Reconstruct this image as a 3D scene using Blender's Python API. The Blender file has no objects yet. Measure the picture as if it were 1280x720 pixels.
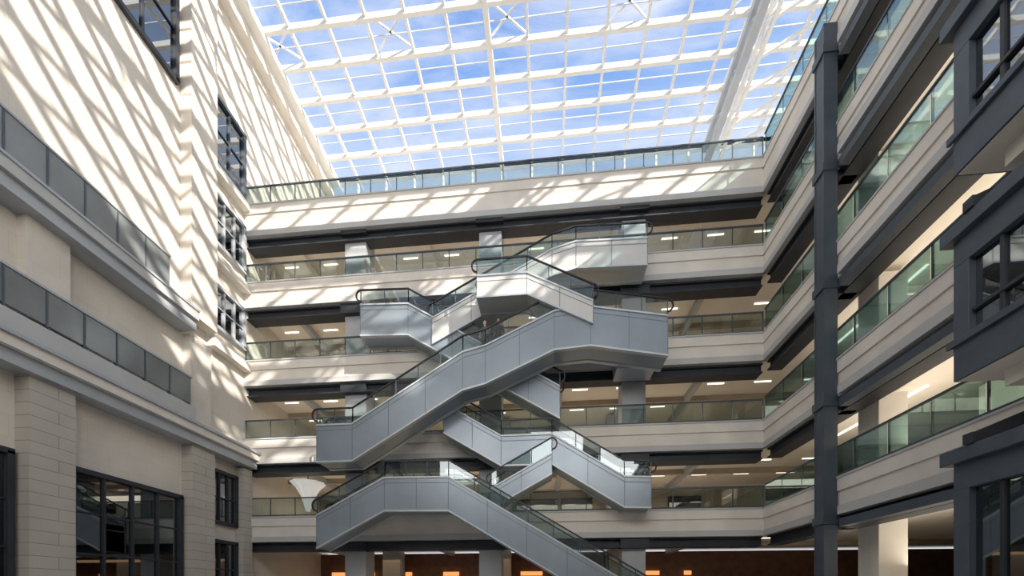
import bpy, math, random
from mathutils import Vector, Matrix
random.seed(4)
ZO = 1.6      # eye height above the ground floor; level heights below are relative to eye
scene = bpy.context.scene
XL, XR, YB, YE = -17.5, 11.1, 21.7, 30.5     # left wall, right wall, back facade, far end
ZR = 32.9                                    # glass roof
XE = 31.0                                    # rear of right-hand wing
LV = [4.5, 9.0, 13.5, 18.0]
TOP = 22.5

# ------------------------------------------------------------------ materials
def newmat(name):
    m = bpy.data.materials.new(name); m.use_nodes = True
    nt = m.node_tree; b = nt.nodes["Principled BSDF"]
    return m, nt, b
def plain(name, col, rough=.5, metal=0., var=.08, scale=3., bump=0.):
    m, nt, b = newmat(name)
    tc = nt.nodes.new("ShaderNodeTexCoord"); n = nt.nodes.new("ShaderNodeTexNoise")
    n.inputs["Scale"].default_value = scale; n.inputs["Detail"].default_value = 5
    nt.links.new(tc.outputs["Object"], n.inputs["Vector"])
    r = nt.nodes.new("ShaderNodeValToRGB")
    r.color_ramp.elements[0].position = .3; r.color_ramp.elements[1].position = .7
    r.color_ramp.elements[0].color = tuple(c*(1-var) for c in col)+(1,)
    r.color_ramp.elements[1].color = tuple(min(1, c*(1+var)) for c in col)+(1,)
    nt.links.new(n.outputs["Fac"], r.inputs["Fac"]); nt.links.new(r.outputs["Color"], b.inputs["Base Color"])
    b.inputs["Roughness"].default_value = rough; b.inputs["Metallic"].default_value = metal
    if bump:
        bp = nt.nodes.new("ShaderNodeBump"); bp.inputs["Strength"].default_value = bump
        nt.links.new(n.outputs["Fac"], bp.inputs["Height"]); nt.links.new(bp.outputs["Normal"], b.inputs["Normal"])
    return m
def stone(name, c1, c2, mortar, bw=1.5, bh=.75, msize=.012, rough=.75, mul=.15):
    m, nt, b = newmat(name)
    g = nt.nodes.new("ShaderNodeNewGeometry"); s = nt.nodes.new("ShaderNodeSeparateXYZ")
    nt.links.new(g.outputs["Position"], s.inputs[0])
    a = nt.nodes.new("ShaderNodeMath"); a.operation = 'ADD'
    nt.links.new(s.outputs["X"], a.inputs[0]); nt.links.new(s.outputs["Y"], a.inputs[1])
    c = nt.nodes.new("ShaderNodeCombineXYZ")
    nt.links.new(a.outputs[0], c.inputs[0]); nt.links.new(s.outputs["Z"], c.inputs[1])
    br = nt.nodes.new("ShaderNodeTexBrick"); br.offset = .5
    br.inputs["Color1"].default_value = c1+(1,); br.inputs["Color2"].default_value = c2+(1,)
    br.inputs["Mortar"].default_value = mortar+(1,); br.inputs["Scale"].default_value = 1
    br.inputs["Mortar Size"].default_value = msize
    br.inputs["Brick Width"].default_value = bw; br.inputs["Row Height"].default_value = bh
    nt.links.new(c.outputs[0], br.inputs["Vector"])
    n = nt.nodes.new("ShaderNodeTexNoise"); n.inputs["Scale"].default_value = .9; n.inputs["Detail"].default_value = 8
    nt.links.new(g.outputs["Position"], n.inputs["Vector"])
    mx = nt.nodes.new("ShaderNodeMixRGB"); mx.blend_type = 'MULTIPLY'; mx.inputs[0].default_value = mul
    nt.links.new(br.outputs["Color"], mx.inputs[1]); nt.links.new(n.outputs["Fac"], mx.inputs[2])
    nt.links.new(mx.outputs[0], b.inputs["Base Color"]); b.inputs["Roughness"].default_value = rough
    return m
def glass(name, tint, refl=.12, rough=.02, fres=.4):
    m = bpy.data.materials.new(name); m.use_nodes = True; nt = m.node_tree; nt.nodes.clear()
    o = nt.nodes.new("ShaderNodeOutputMaterial"); mx = nt.nodes.new("ShaderNodeMixShader")
    t = nt.nodes.new("ShaderNodeBsdfTransparent"); t.inputs[0].default_value = tint+(1,)
    gl = nt.nodes.new("ShaderNodeBsdfGlossy"); gl.inputs["Roughness"].default_value = rough
    gl.inputs["Color"].default_value = (.9, .95, 1, 1)
    lw = nt.nodes.new("ShaderNodeLayerWeight"); lw.inputs["Blend"].default_value = .2
    md = nt.nodes.new("ShaderNodeMath"); md.operation = 'MULTIPLY_ADD'
    md.inputs[1].default_value = fres; md.inputs[2].default_value = refl; md.use_clamp = True
    nt.links.new(lw.outputs["Fresnel"], md.inputs[0]); nt.links.new(md.outputs[0], mx.inputs[0])
    nt.links.new(t.outputs[0], mx.inputs[1]); nt.links.new(gl.outputs[0], mx.inputs[2])
    nt.links.new(mx.outputs[0], o.inputs[0]); return m
def emis(name, col, s):
    m, nt, b = newmat(name)
    b.inputs["Base Color"].default_value = col+(1,)
    b.inputs["Emission Color"].default_value = col+(1,); b.inputs["Emission Strength"].default_value = s
    return m

M = dict(
 stone=stone("limestone_cladding", (.84, .78, .69), (.81, .75, .66), (.66, .60, .52), msize=.005, mul=.28),
 pil=stone("limestone_pilaster", (.60, .56, .49), (.55, .51, .45), (.36, .33, .29), 3.0, .42, .015, mul=.25),
 plaster=plain("white_plaster", (.84, .81, .76), .8, 0, .04, 1.5, .05),
 fascia=plain("cream_fascia", (.76, .715, .65), .6, 0, .08, .8),
 lip=plain("pale_grey_lip", (.51, .515, .51), .5, 0, .05, .8),
 ledge=plain("blue_grey_ledge", (.42, .45, .48), .45, .1, .08, 1),
 steel=plain("grey_steel_cladding", (.30, .35, .40), .33, .4, .10, .5),
 sunlit=plain("sunlit_steel_cladding", (.62, .62, .60), .45, .1, .06, .5),  # paler copy of the steel: sunlight on upper escalators put into colour
 trim=plain("light_steel_trim", (.54, .58, .61), .4, .3, .04, 2),
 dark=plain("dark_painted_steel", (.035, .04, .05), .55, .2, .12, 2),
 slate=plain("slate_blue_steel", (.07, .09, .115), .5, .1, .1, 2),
 white=plain("white_painted_steel", (.82, .81, .77), .5, 0, .03, 2),
 ceil=plain("soffit_plaster", (.84, .79, .71), .8, 0, .04, 1),
 inner=plain("taupe_inner_wall", (.46, .39, .31), .8, 0, .12, .7),
 wood=plain("warm_wood_panel", (.16, .08, .045), .5, 0, .25, 2),
 floor=plain("polished_terrazzo", (.66, .62, .56), .3, 0, .08, 6),
 col=plain("grey_column", (.44, .46, .48), .5, .1, .06, 1),
 rubber=plain("black_rubber", (.015, .015, .018), .4, 0, .1, 4),
 step=plain("step_metal", (.42, .44, .46), .5, .3, .06, 8),
 seam=plain("seam_grey", (.17, .20, .23), .5, .1, .05, 2),
 frost=plain("grey_spandrel_panel", (.20, .215, .22), .25, .1, .15, .8),
 glz=glass("clear_balustrade_glass", (.78, .83, .82), .05, fres=.3),
 green=glass("green_balustrade_glass", (.58, .72, .70), .10, fres=.38),
 roofg=glass("roof_glass", (.97, .98, 1.0), .01, fres=.03),
 win=glass("dark_window_glass", (.18, .20, .22), .25),
 lamp=emis("strip_light_glow", (1, .92, .78), 2.2),
 warm=emis("warm_shop_glow", (1, .42, .14), .9),
 shade=emis("lampshade_white", (.95, .93, .9), .3),
)

# ------------------------------------------------------------------ mesh builder
class MB:
    def __init__(s): s.v = []; s.f = []; s.m = []; s.mats = []
    def mi(s, k):
        if k not in s.mats: s.mats.append(k)
        return s.mats.index(k)
    def hexa(s, p, k):   # p: 8 pts, bottom loop 0-3, top loop 4-7
        o = len(s.v); s.v += [(a, b, c+ZO) for a, b, c in p]
        for q in ((3, 2, 1, 0), (4, 5, 6, 7), (0, 1, 5, 4), (1, 2, 6, 5), (2, 3, 7, 6), (3, 0, 4, 7)):
            s.f.append([o+i for i in q]); s.m.append(s.mi(k))
    def box(s, x0, x1, y0, y1, z0, z1, k):
        if x0 > x1: x0, x1 = x1, x0
        if y0 > y1: y0, y1 = y1, y0
        s.hexa([(x0, y0, z0), (x1, y0, z0), (x1, y1, z0), (x0, y1, z0),
                (x0, y0, z1), (x1, y0, z1), (x1, y1, z1), (x0, y1, z1)], k)
    def S(s, side, a0, a1, o0, o1, z0, z1, k):
        if side == 'back': s.box(a0, a1, YB-o0, YB-o1, z0, z1, k)
        if side == 'right': s.box(XR-o0, XR-o1, a0, a1, z0, z1, k)
        if side == 'left': s.box(XL+o0, XL+o1, a0, a1, z0, z1, k)
    def beam(s, p, q, w, h, k):
        p = Vector(p); q = Vector(q); d = (q-p).normalized()
        up = Vector((0, 0, 1)) if abs(d.z) < .95 else Vector((0, 1, 0))
        r = d.cross(up).normalized()*w/2; u = r.cross(d).normalized()*h/2
        s.hexa([p-r-u, p+r-u, q+r-u, q-r-u, p-r+u, p+r+u, q+r+u, q-r+u], k)
    def strip(s, pts, zt, zb, y0, y1, k):  # band following an XZ polyline
        o = len(s.v); mi = s.mi(k)
        for x, z in pts:
            s.v += [(x, y0, z+zt+ZO), (x, y1, z+zt+ZO), (x, y1, z+zb+ZO), (x, y0, z+zb+ZO)]
        for i in range(len(pts)-1):
            a = o+4*i; b = a+4
            for j in range(4):
                s.f.append([a+j, a+(j+1) % 4, b+(j+1) % 4, b+j]); s.m.append(mi)
        e = o+4*(len(pts)-1)
        s.f.append([o+3, o+2, o+1, o]); s.f.append([e, e+1, e+2, e+3]); s.m += [mi, mi]
    def done(s, name, parent=None, bevel=0):
        me = bpy.data.meshes.new(name); me.from_pydata(s.v, [], s.f)
        for k in s.mats: me.materials.append(M[k])
        me.polygons.foreach_set("material_index", s.m); me.update()
        ob = bpy.data.objects.new(name, me); scene.collection.objects.link(ob)
        if bevel:
            b = ob.modifiers.new("bevel", 'BEVEL'); b.width = bevel; b.segments = 2; b.limit_method = 'ANGLE'
        if parent: ob.parent = parent
        return ob
def empty(name):
    e = bpy.data.objects.new(name, None); scene.collection.objects.link(e); return e

# ------------------------------------------------------------------ ground floor
m = MB(); m.box(XL-.5, XE+.5, -6.5, YE+.5, -1.9, -1.6, 'floor'); m.done("floor")

# ------------------------------------------------------------------ back + right galleries
colX = [-11.0, -3.2, 4.6]
def fascia(m, side, a0, a1, n, h=1.4):
    m.S(side, a0, a1, .12, -.25, n-.5, n, 'fascia')
    m.S(side, a0, a1, .05, -.25, n-h+.3, n-.5, 'fascia')
    m.S(side, a0, a1, .1, -.25, n-h, n-h+.3, 'lip')
    m.S(side, a0, a1, .16, -.1, n-.02, n+.05, 'lip')
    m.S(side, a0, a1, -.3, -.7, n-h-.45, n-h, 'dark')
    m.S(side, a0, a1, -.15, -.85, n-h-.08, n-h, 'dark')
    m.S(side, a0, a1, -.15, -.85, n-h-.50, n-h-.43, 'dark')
m = MB()
for n in LV+[TOP]:
    h = 1.75 if n == TOP else 1.4
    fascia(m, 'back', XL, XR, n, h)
    m.box(XL, XE, YB+.25, YE, n-h+.25, n-.05, 'ceil')
    x = colX[0]-3.9                      # ceiling downstand beams
    while x < XR:
        m.box(x-.15, x+.15, YB+.85, YE-1, n-h-.1, n-h+.26, 'col' if n < TOP else 'ceil'); x += 3.9
    m.box(XL, XE, 25.6, 25.85, n-h-.05, n-h+.26, 'inner')
for n in [-1.6]+LV:
    for x in colX:
        zt = n+4.5-1.4 if n > 0 else 3.1
        m.box(x-.62, x+.62, YB+.35, YB+1.5, n, zt, 'col')
        m.box(x-.75, x+.75, YB+.05, YB+.6, zt-.55, zt+.02, 'dark')
        m.box(x-.62, x+.62, YE-3.2, YE-2.2, n, zt, 'col')
    m.box(XL, XE, YE-1.0, YE-.8, n, n+3.3 if n > 0 else 3.2, 'inner' if n > 0 else 'wood')
    x = XL+1
    while x < 10:
        w = random.choice([2.2, 3.0, 3.8])
        m.box(x, x+w, YE-1.1, YE-1.0, n+.1, n+2.5, 'win'); m.box(x-.06, x, YE-1.14, YE-1, n, n+2.6, 'dark')
        m.box(x, x+w, YE-1.14, YE-1, n+2.5, n+2.6, 'dark'); x += w+random.choice([.3, 1.2])
m.done("wall_back")

m = MB()
for n in LV+[TOP]:
    h = 1.75 if n == TOP else 1.4
    fascia(m, 'right', -6, YB, n, h)
    m.box(XR+.25, XE, -6, YB+.25, n-h+.25, n-.05, 'ceil')
    m.S('right', -6, 16.0, .32, .0, n-h-.05, n-h+.28, 'lip')
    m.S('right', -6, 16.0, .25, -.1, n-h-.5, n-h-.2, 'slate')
for n in [-1.6]+LV:
    zt = n+4.5-1.4 if n > 0 else 3.1
    m.box(XE-.2, XE, -6, YE, n, zt+.3, 'inner')
    for y in (-2.5, 4., 10.2, 16.6):
        m.box(XR+1.2, XR+2.2, y-.5, y+.5, n, zt, 'plaster')
    m.box(XR+4.5, XR+4.7, -6, 16, n, zt, 'plaster')
m.box(XE-.2, XE, -6, YE, TOP, ZR, 'plaster')
m.done("wall_right")

m = MB(); m.box(XL, XE, -6.3, -6, -1.6, ZR, 'plaster')
for n in LV: m.box(XL, XE, -6, -5.8, n-1, n, 'lip')
m.done("wall_front")

# ------------------------------------------------------------------ railings
def rail(name, side, a0, a1, n, o=.02, gk='glz', h=1.05, step=1.5):
    m = MB()
    k = max(1, round((a1-a0)/step)); w = (a1-a0)/k
    for i in range(k):
        m.S(side, a0+i*w+.03, a0+(i+1)*w-.03, o, o-.02, n+.1, n+h-.02, gk)
    for i in range(k+1):
        a = a0+i*w; m.S(side, a-.025, a+.025, o-.03, o-.08, n+.02, n+h, 'slate')
    m.S(side, a0, a1, o+.03, o-.05, n+h-.01, n+h+.05, 'slate')
    m.S(side, a0, a1, o+.02, o-.04, n+.05, n+.11, 'slate')
    return m.done(name)
for n in LV+[TOP]:
    rail("balcony_railing", 'back', XL+.05, XR-.05, n+.05)
    rail("balcony_railing", 'right', 9.7, YB-.1, n+.05, gk='green', h=1.15)

# ------------------------------------------------------------------ steel column on the right
m = MB()
x0, y0 = 10.5, 16.3; zc = 21.9
m.box(x0, x0+.5, y0, y0+.07, -1.6, zc, 'slate'); m.box(x0, x0+.5, y0+.48, y0+.55, -1.6, zc, 'slate')
m.box(x0+.2, x0+.3, y0+.07, y0+.48, -1.6, zc, 'slate')
m.box(x0+.02, x0+.08, y0+.07, y0+.48, -1.6, zc, 'slate')
for n in LV+[TOP]:
    m.box(x0-.05, x0+.56, y0-.05, y0+.6, n-1.75, n-1.45, 'slate')
    m.box(x0+.5, x0+1.3, y0+.1, y0+.45, n-1.9, n-1.5, 'dark')
m.done("steel_column")

# ------------------------------------------------------------------ near bay windows, right
def bay(zb, zt):
    m = MB(); X0 = 8.85; y1 = 9.6; y0 = -1.5
    m.box(X0+.05, XR, y0, y1-.05, zb, zb+.12, 'fascia')           # soffit
    m.box(X0+.5, XR, y0, y1-.5, zb-.35, zb, 'fascia')
    m.box(X0, X0+.35, y0, y1, zb+.02, zb+.85, 'slate'); m.box(X0-.08, X0, y0, y1+.08, zb+.75, zb+.9, 'slate')
    m.box(X0+.35, XR, y1-.35, y1, zb+.02, zb+.85, 'slate')
    m.box(X0, X0+.35, y0, y1, zt-.85, zt-.3, 'slate'); m.box(X0-.15, X0+.4, y0, y1+.15, zt-.3, zt, 'slate')
    m.box(X0+.35, XR, y1-.35, y1, zt-.85, zt-.1, 'slate')
    m.box(X0, XR, y0, y1, zt-.12, zt, 'lip')
    y = y1
    for i in range(6):
        m.box(X0, X0+.3, y-.32, y, zb+.85, zt-.85, 'slate')
        m.box(X0+.08, X0+.2, y-.9, y-.82, zb+.85, zt-.85, 'dark')
        y -= 1.9
    m.box(X0+.14, X0+.16, y0, y1-.1, zb+.85, zt-.85, 'win')
    m.box(X0+.3, XR, y1-.2, y1-.18, zb+.85, zt-.85, 'win')
    m.box(X0+.06, X0+.22, y0, y1, zb+1.35, zb+1.43, 'dark')
    m.box(XR-.9, XR-.7, y1-.3, y1, zb+.85, zt-.85, 'slate')
    for y in (y1-.5, y1-4.3, y1-8):       # tie brackets over the bay
        m.beam((X0-.1, y, zt+.1), (XR, y, zt+1.1), .18, .25, 'dark')
        m.box(X0-.2, XR, y-.1, y+.1, zt, zt+.22, 'dark')
    m.done("bay_window", bevel=.01)
bay(-1.59, 3.15); bay(4.66, 8.0); bay(9.16, 12.6); bay(13.66, 17.1); bay(18.2, 21.2)

# ------------------------------------------------------------------ left wall
m = MB()
m.box(XL-.5, XL, -6, YE, -1.6, ZR+.3, 'stone')
pil = [0.3, 6.3, 12.3, 18.35]
for y in pil:
    m.S('left', y-.65, y+.65, 0, .55, -1.6, 7.4, 'pil')
    m.S('left', y-.6, y+.6, 0, .4, 8.1, 12.6, 'stone')
    if y > 14: m.S('left', y-.75, y+.75, 0, .6, 13.5, ZR-.5, 'stone')
m.S('left', 21.0, 21.65, 0, .5, -1.6, 7.2, 'pil')
m.S('left', -6, YB, 0, .95, 7.75, 8.15, 'fascia'); m.S('left', -6, YB, 0, .75, 7.3, 7.75, 'ledge')
m.S('left', -6, YB, 0, 1.05, 8.1, 8.22, 'ledge')
m.S('left', -6, 17.6, 0, .8, 8.22, 8.95, 'lip')
m.S('left', -6, 17.6, 0, .85, 12.6, 13.05, 'ledge'); m.S('left', -6, 17.6, 0, 1.0, 13.05, 13.5, 'lip')
m.S('left', -6, 17.6, 0, 1.05, 13.45, 13.55, 'ledge')
for z in (12.9, 17.4, 22.1): m.S('left', 19.1, YB, 0, .45, z, z+.4, 'fascia')
m.S('left', -6, YE, 0, .5, ZR-1.1, ZR-.2, 'fascia'); m.S('left', -6, YE, 0, 1.0, ZR-.35, ZR+.1, 'white')
m.done("wall_left")

def lwin(y0, y1, z0, z1, cols, rows, gk='win', name="window_1", fk='dark'):
    m = MB(); 
    m.S('left', y0, y1, .02, .05, z0, z1, gk)
    if gk == 'win': m.S('left', y0, y1, .0, .015, z0, z1, 'frost')
    t = .09
    for a, b, c, d in ((y0-t, y0+t, z0, z1), (y1-t, y1+t, z0, z1), (y0-t, y1+t, z0-t, z0+t), (y0-t, y1+t, z1-t, z1+t)):
        m.S('left', a, b, 0, .2, c, d, fk)
    for i in range(1, cols):
        y = y0+(y1-y0)*i/cols; m.S('left', y-.04, y+.04, 0, .14, z0, z1, fk)
    for i in range(1, rows):
        z = z0+(z1-z0)*i/rows; m.S('left', y0, y1, 0, .12, z-.03, z+.03, fk)
    m.done(name)
wn = [0]
def W(*a, **k):
    wn[0] += 1; lwin(*a, name="window_%d" % wn[0], **k)
for a, b in ((.95, 5.65), (6.95, 11.65), (12.95, 17.7)):
    W(a+.2, b-.2, -1.5, 4.7, 4, 4)
W(19.2, 20.9, 3.9, 6.6, 3, 2); W(19.2, 20.9, -1.5, 2.9, 3, 3)
W(14.2, 17.3, 24.2, 31.2, 2, 3); W(7.5, 11.5, 24.2, 31.2, 2, 3)
W(19.4, 21.5, 23.0, 26.4, 2, 2, fk='slate')
W(19.4, 21.5, 18.6, 21.2, 3, 2, fk='ledge')
W(19.4, 21.5, 14.2, 16.4, 3, 2, fk='ledge')
def lrail(y0, y1, n, h, o):
    m = MB(); k = round((y1-y0)/1.1); w = (y1-y0)/k
    for i in range(k):
        m.S('left', y0+i*w+.03, y0+(i+1)*w-.03, o-.06, o-.02, n+.08, n+h, 'frost')
        m.S('left', y0+i*w-.03, y0+i*w+.03, o-.1, o, n, n+h, 'slate')
    m.S('left', y0, y1, o-.12, o+.02, n+h, n+h+.08, 'ledge')
    m.done("gallery_railing")
lrail(-5.5, 17.4, 8.98, 1.25, .8); lrail(-5.5, 16.2, 13.55, 1.35, .95)

# ------------------------------------------------------------------ glass roof
roof = empty("glass_roof")
m = MB(); m.box(XL, XE, -6, YE, ZR+.25, ZR+.27, 'roofg'); m.done("glazing", roof)
m = MB()
xs = [-3.5+2.3*k for k in range(-6, 15)]
dy = 1.7
ys = [YE-dy*k for k in range(0, 22)]
for i, x in enumerate(xs):
    w = .3 if x == -3.5 else .15
    m.box(x-w/2, x+w/2, -6, YE, ZR-(.2 if x == -3.5 else -.03), ZR+.25, 'white')
for i, y in enumerate(ys):
    w = .2
    m.box(XL, XE, y-w/2, y+w/2, ZR-.08, ZR+.25, 'white')
    if i < 21: m.box(XL, XE, y-dy/2-.02, y-dy/2+.02, ZR+.18, ZR+.25, 'trim')
m.done("glazing_bars", roof)
m = MB()   # X bracing of the trusses
for y in (ys[4], ys[10], ys[16]):
    for i in range(0, len(xs)-1, 1):
        if i % 3 == 0:
            m.beam((xs[i], y, ZR+.4), (xs[i+1], y-dy, ZR+.4), .09, .09, 'white')
            m.beam((xs[i+1], y, ZR+.4), (xs[i], y-dy, ZR+.4), .09, .09, 'white')
m.done("truss", roof)
m = MB()   # longitudinal lattice girder over right facade
X = 11.5
for z in (ZR-1.3, ZR-.2):
    m.box(X-.2, X+.2, -6, YE, z-.17, z+.17, 'ledge'); m.box(X+.75, X+.95, -6, YE, z-.1, z+.1, 'white')
m.box(X-.22, X+.22, -6, YE, ZR-.05, ZR+.2, 'white')
y = YE; k = 0
while y > -4:
    a, b = (ZR-1.3, ZR-.2) if k % 2 else (ZR-.2, ZR-1.3)
    m.beam((X, y, a), (X, y-1.1, b), .1, .1, 'trim'); m.beam((X+.85, y, a), (X+.85, y-1.1, b), .08, .08, 'white')
    y -= 1.1; k += 1
for i in range(len(ys)-1):
    a, b = (12.6, 19) if i % 2 else (19, 12.6)
    m.beam((a, ys[i], ZR-.45), ((a+b)/2, ys[i+1], ZR-.45), .14, .14, 'white')
    m.beam(((a+b)/2, ys[i+1], ZR-.45), (b, ys[i], ZR-.45), .14, .14, 'white')
m.done("lattice_girder", roof)
m = MB()
m.box(XL, XE, YE, YE+.3, TOP, ZR-1.6, 'plaster'); m.box(XL, XE, YE+.1, YE+.12, ZR-1.6, ZR, 'roofg')
m.box(XL, XE, YE-.1, YE+.2, ZR-.1, ZR+.3, 'white'); m.box(XL, XE, YE-.1, YE+.2, ZR-1.7, ZR-1.5, 'white')
for x in xs: m.box(x-.06, x+.06, YE, YE+.2, ZR-1.6, ZR, 'white')
m.done("window_20")

# ------------------------------------------------------------------ escalators
def bridge(root, x0, x1, y0, zt, t=1.4):
    m = MB()
    m.box(x0, x1, y0, YB-.2, zt-t, zt-.2, 'steel'); m.box(x0-.05, x1+.05, y0, YB-.2, zt-.25, zt-.15, 'trim')
    for x in (x0, x1): m.box(x-.01, x+.01, y0, YB-.2, zt-.15, zt+.85, 'glz'); m.box(x-.04, x+.04, y0, YB-.2, zt+.85, zt+.92, 'rubber')
    m.done("landing", root)
def escalator(pts, t, y0, y1, br=None, clad='steel', sunk=.2, glassh=.8):
    root = empty("escalator")
    m = MB()
    for a, b in ((y0, y0+.1), (y1-.1, y1)):
        m.strip(pts, 0, -t, a, b, clad)
        m.strip(pts, .05, -.03, a-.05, b+.05, 'trim')
        m.strip(pts, -t+.02, -t-.06, a-.05, b+.05, 'trim')
        m.strip(pts, -.24, -.27, a-.008, b+.008, 'seam')
    m.strip(pts, -.5, -t-.02, y0+.1, y1-.1, clad)
    for i in range(len(pts)-1):
        (xa, za), (xb, zb) = pts[i], pts[i+1]
        L = xb-xa; k = max(1, round(L/1.9))
        for j in range(k+(i == len(pts)-2)):
            x = xa+L*j/k; z = za+(zb-za)*j/k
            for yy in (y0-.010, y1+.001): m.box(x-.014, x+.014, yy, yy+.01, z-t+.02, z-.03, 'seam')
        k = max(1, round(L/1.2))
        for j in range(k+1):
            x = xa+L*j/k; z = za+(zb-za)*j/k
            for yy in (y0+.03, y1-.07): m.box(x-.02, x+.02, yy, yy+.04, z, z+glassh, 'slate')
    for (x, z), s in ((pts[0], 1), (pts[-1], -1)):
        m.box(x, x+.08*s, y0+.1, y1-.1, z-t, z-.15, clad)
    m.done("truss_cladding", root)
    m = MB()
    for i in range(len(pts)-1):
        (xa, za), (xb, zb) = pts[i], pts[i+1]
        if abs(zb-za) < .5: m.box(xa, xb, y0+.1, y1-.1, min(za, zb)-sunk-.2, min(za, zb)-sunk, 'step'); continue
        k = max(2, int((xb-xa)/.4)); d = (xb-xa)/k
        for j in range(k):
            z = za+(zb-za)*(j+.5)/k
            m.box(xa+j*d, xa+(j+1)*d, y0+.1, y1-.1, z-sunk-.35, z-sunk, 'step')
    m.done("steps", root)
    m = MB()
    for a in (y0+.04, y1-.06): m.strip(pts, glassh, .04, a, a+.02, 'glz')
    m.done("glass_balustrade", root)
    m = MB()
    for a in (y0, y1-.1):
        m.strip(pts, glassh+.07, glassh, a+.01, a+.08, 'rubber')
        for (x, z), s in ((pts[0], -1), (pts[-1], 1)):
            prev = None
            for q in range(7):
                th = math.pi*q/6
                p = (x+s*.25*math.sin(th), a+.05, z+glassh+.035-.3*(1-math.cos(th)))
                if prev: m.beam(prev, p, .07, .07, 'rubber')
                prev = p
    m.done("handrail", root)
    if br: bridge(root, *br)
E = [
 ([(-11.5, 4.0), (-8.0, 5.8), (-4.8, 5.75), (2.8, 1.15), (5.3, -.35)], 1.6, 19.0, 20.25, (-8.0, -6.4, 20.25, 5.75)),
 ([(-11.5, 8.5), (-9.65, 8.5), (-4.1, 11.75), (-3.0, 12.0), (0.3, 13.45), (2.0, 13.55), (5.5, 12.9)], 1.8, 19.0, 20.25, (3.4, 5.3, 20.25, 12.9, 1.6)),
 ([(-9.9, 15.4), (-7.3, 15.3), (-2.6, 12.5), (.6, 10.6)], 1.6, 20.38, 21.5),
 ([(-5.4, 10.0), (-2.4, 8.2), (.2, 8.2), (3.8, 5.95), (5.1, 5.9)], 1.5, 20.38, 21.5),
 ([(-2.9, 5.5), (.2, 7.2)], 1.0, 20.31, 21.44),
 ([(-6.0, 14.4), (.2, 17.5), (1.4, 17.8), (4.9, 17.7)], 1.3, 20.31, 21.44, None, 'sunlit'),
 ([(-3.4, 15.3), (-1.0, 15.3), (2.1, 13.75)], 1.0, 18.92, 20.18, None, 'sunlit'),
]
for e in E: escalator(*e)

# ------------------------------------------------------------------ lights in galleries
m = MB()
for n in LV+[TOP]:
    zc = n-1.15 if n != TOP else n-1.5
    x = XL+1.2
    while x < XR+7:
        for y in (24.2, 26.8):
            if random.random() < .85: m.box(x-.45, x+.45, y-.04, y+.04, zc-.04, zc, 'lamp')
        x += 2.6
    y = 1
    while y < 21:
        m.box(XR+2.9, XR+3.0, y-.8, y+.8, zc-.04, zc, 'lamp'); y += 3.2
m.done("ceiling_strip_lights")
m = MB()
x = XL+1
while x < 10:
    m.box(x, x+random.choice([.5, 1.2, 1.6]), 29.3, 29.35, 1.5, 1.8, 'warm'); x += 2.9
m.done("shop_sign")

def area(name, loc, sx, sy, e, col, rot=(0, 0, 0)):
    l = bpy.data.lights.new(name, 'AREA'); l.shape = 'RECTANGLE'; l.size = sx; l.size_y = sy; l.energy = e; l.color = col
    o = bpy.data.objects.new(name, l); o.location = (loc[0], loc[1], loc[2]+ZO); o.rotation_euler = rot
    scene.collection.objects.link(o)
for n in LV+[TOP]:
    c = (1, .84, .66)
    if n > 5: area("gallery_lamp", (-3, 26.6, n-1.95), 26, 2, 300, c)
    else: area("gallery_lamp", (-3, 26.6, n-1.95), 26, 2, 90, (1, .6, .3))
    area("soffit_fill", (13.6, 8, n-3.4), .5, 24, 300, (1, .88, .72), (math.pi, 0, 0))  # added fill facing up to brighten right-wing soffits, no real fixture
for x in (-9, 1, 9):   # added fill lights near the front wall, not real fixtures
    area("front_fill", (x, -5.6, 16), 6, 6, 850, (1, .97, .93), (math.radians(90), 0, 0))

# hanging funnel pendant in the gallery
m = MB(); N = 20
prof = [(.95, 0), (.62, -.35), (.38, -.8), (.22, -1.3), (.12, -1.7), (.0, -1.75)]
cx, cy, cz = -14.4, 22.9, 7.3
o = len(m.v)
for r, z in prof:
    for i in range(N):
        rr = r*(1+.06*math.cos(i*math.pi))
        m.v.append((cx+rr*math.cos(2*math.pi*i/N), cy+rr*math.sin(2*math.pi*i/N), cz+z+ZO-.5))
for j in range(len(prof)-1):
    for i in range(N):
        m.f.append([o+j*N+i, o+j*N+(i+1) % N, o+(j+1)*N+(i+1) % N, o+(j+1)*N+i]); m.m.append(m.mi('shade'))
m.box(cx-.02, cx+.02, cy-.02, cy+.02, cz-.5, cz+.6, 'dark')
m.done("pendant_lamp")

# ------------------------------------------------------------------ people on the escalator
def loft(V, F, rings, N=14):   # rings: (center, rx, ry) stacked along a limb
    o = len(V)
    for i, (c, rx, ry) in enumerate(rings):
        c = Vector(c)
        a = Vector(rings[max(0, i-1)][0]); b = Vector(rings[min(len(rings)-1, i+1)][0]); d = (b-a).normalized()
        ex = Vector((1, 0, 0)); ex = (ex-d*ex.dot(d)).normalized(); ey = d.cross(ex)
        for j in range(N):
            th = 2*math.pi*j/N; V.append(c+ex*rx*math.cos(th)+ey*ry*math.sin(th))
    for i in range(len(rings)-1):
        for j in range(N):
            F.append([o+i*N+j, o+i*N+(j+1) % N, o+(i+1)*N+(j+1) % N, o+(i+1)*N+j])
    F.append([o+j for j in reversed(range(N))]); e = o+(len(rings)-1)*N; F.append([e+j for j in range(N)])
cloth = plain("dark_coat", (.02, .02, .028), .8); trs = plain("dark_trousers", (.03, .035, .055), .8)
sk = plain("skin_tone", (.55, .34, .25), .6); hair = plain("dark_hair", (.02, .014, .01), .6)
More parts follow.
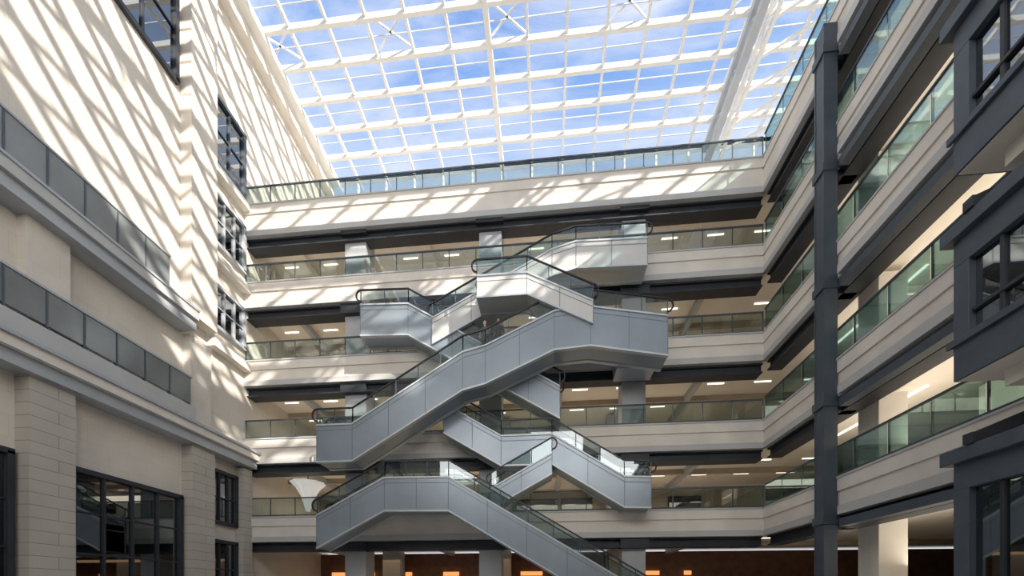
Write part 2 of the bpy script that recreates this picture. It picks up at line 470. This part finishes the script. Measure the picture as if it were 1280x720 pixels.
def person(x, y, z):
    root = empty("person")
    def part(name, limbs, mat, vox=.018):
        V, F = [], []
        for r in limbs: loft(V, F, r)
        me = bpy.data.meshes.new(name); me.from_pydata([(x+v.x, y+v.y, z+v.z+ZO) for v in V], [], F)
        ob = bpy.data.objects.new(name, me); scene.collection.objects.link(ob); ob.parent = root
        r = ob.modifiers.new("join", 'REMESH'); r.mode = 'VOXEL'; r.voxel_size = vox; r.use_smooth_shade = True
        s = ob.modifiers.new("smooth", 'SMOOTH'); s.iterations = 3
        me.materials.append(mat)
    part("coat", [
        [((0, 0, .84), .17, .12), ((0, 0, 1.05), .155, .11), ((0, 0, 1.25), .19, .13), ((0, 0, 1.38), .20, .12), ((0, 0, 1.46), .09, .08), ((0, 0, 1.50), .06, .06)],
        [((-.19, 0, 1.40), .06, .07), ((-.25, .02, 1.14), .05, .055), ((-.23, -.10, .93), .038, .04)],
        [((.19, 0, 1.40), .06, .07), ((.26, .02, 1.15), .05, .055), ((.23, -.18, 1.02), .038, .04)]], cloth)
    part("trousers", [
        [((0, 0, .93), .16, .12), ((0, 0, .8), .17, .12)],
        [((-.09, 0, .88), .09, .1), ((-.10, -.02, .48), .065, .07), ((-.11, .02, .06), .045, .05)],
        [((.09, 0, .88), .09, .1), ((.11, -.03, .48), .065, .07), ((.12, .01, .06), .045, .05)],
        [((-.11, .06, .04), .045, .04), ((-.12, -.16, .03), .04, .03)], [((.12, .05, .04), .045, .04), ((.13, -.17, .03), .04, .03)]], trs)
    hands = []
    for s, hx, hy, hz in ((-1, -.225, -.14, .88), (1, .22, -.24, 1.0)):
        hands.append([((hx, hy+.03, hz+.04), .025, .03), ((hx, hy-.02, hz-.02), .022, .04)])
        for f in range(4): hands.append([((hx, hy-.045+.02*f, hz-.02), .009, .009), ((hx, hy-.055+.02*f, hz-.06-.008*(f in (1, 2))), .009, .009), ((hx-s*.02, hy-.055+.02*f, hz-.09), .008, .008)])
        hands.append([((hx-s*.01, hy-.03, hz+.02), .011, .011), ((hx-s*.03, hy-.06, hz-.02), .009, .009)])
    part("head", [[((0, 0, 1.47), .052, .052), ((0, -.01, 1.55), .05, .055), ((0, -.03, 1.59), .06, .075), ((0, -.02, 1.65), .075, .092), ((0, -.01, 1.71), .072, .09), ((0, 0, 1.75), .04, .05)],
         [((0, -.10, 1.67), .01, .008), ((0, -.125, 1.635), .014, .014)],
         [((-.085, 0, 1.67), .012, .02), ((-.085, 0, 1.62), .01, .015)], [((.085, 0, 1.67), .012, .02), ((.085, 0, 1.62), .01, .015)]]+hands, sk, .008)
    part("hair", [[((0, .045, 1.60), .07, .06), ((0, .03, 1.67), .085, .085), ((0, .01, 1.73), .08, .095), ((0, .01, 1.775), .045, .05)]], hair, .01)
person(-3.1, 19.5, 11.77); person(-2.45, 19.75, 12.0)

# ------------------------------------------------------------------ sun, sky
d = Vector((-1.32, 1.09, -1.0))
sl = bpy.data.lights.new("sun", 'SUN'); sl.energy = 10; sl.angle = math.radians(.53); sl.color = (1, .90, .77)
so = bpy.data.objects.new("sun", sl); so.rotation_euler = d.to_track_quat('-Z', 'Y').to_euler(); so.location = (30, -20, 50)
scene.collection.objects.link(so)
w = bpy.data.worlds.new("sky"); scene.world = w; w.use_nodes = True; nt = w.node_tree; nt.nodes.clear()
out = nt.nodes.new("ShaderNodeOutputWorld"); bg = nt.nodes.new("ShaderNodeBackground")
tc = nt.nodes.new("ShaderNodeTexCoord")
sep = nt.nodes.new("ShaderNodeSeparateXYZ"); nt.links.new(tc.outputs["Generated"], sep.inputs[0])
r = nt.nodes.new("ShaderNodeValToRGB"); e = r.color_ramp.elements
e[0].position = .0; e[0].color = (.85, .90, 1, 1); e[1].position = .95; e[1].color = (.10, .24, .62, 1)
x = e.new(.68); x.color = (.66, .77, .95, 1)
x = e.new(.79); x.color = (.22, .41, .82, 1)
nt.links.new(sep.outputs["Z"], r.inputs[0])
mp = nt.nodes.new("ShaderNodeMapping"); mp.inputs["Scale"].default_value = (2.0, 7.0, 8.0); mp.inputs["Rotation"].default_value = (.2, .3, .5)
nt.links.new(tc.outputs["Generated"], mp.inputs[0])
n = nt.nodes.new("ShaderNodeTexNoise"); n.inputs["Scale"].default_value = 1.6; n.inputs["Detail"].default_value = 9; n.inputs["Roughness"].default_value = .6
n.inputs["Distortion"].default_value = .6
nt.links.new(mp.outputs[0], n.inputs["Vector"])
cr = nt.nodes.new("ShaderNodeValToRGB"); cr.color_ramp.elements[0].position = .43; cr.color_ramp.elements[1].position = .80
nt.links.new(n.outputs["Fac"], cr.inputs[0])
mx = nt.nodes.new("ShaderNodeMixRGB"); mx.inputs[2].default_value = (.92, .94, .98, 1)
nt.links.new(cr.outputs[0], mx.inputs[0]); nt.links.new(r.outputs[0], mx.inputs[1]); nt.links.new(mx.outputs[0], bg.inputs[0])
bg.inputs[1].default_value = 1.1
nt.links.new(bg.outputs[0], out.inputs[0])

# ------------------------------------------------------------------ camera
cam = bpy.data.cameras.new("camera"); cam.sensor_width = 36; cam.lens = 36*500/1280; cam.shift_y = (745-360)/1280
cam.clip_end = 500
co = bpy.data.objects.new("camera", cam); co.location = (0, 0, ZO); co.rotation_euler = (math.pi/2, 0, math.atan(45/500))
scene.collection.objects.link(co); scene.camera = co
scene.view_settings.view_transform = 'Standard'
scene.view_settings.exposure = 0.0
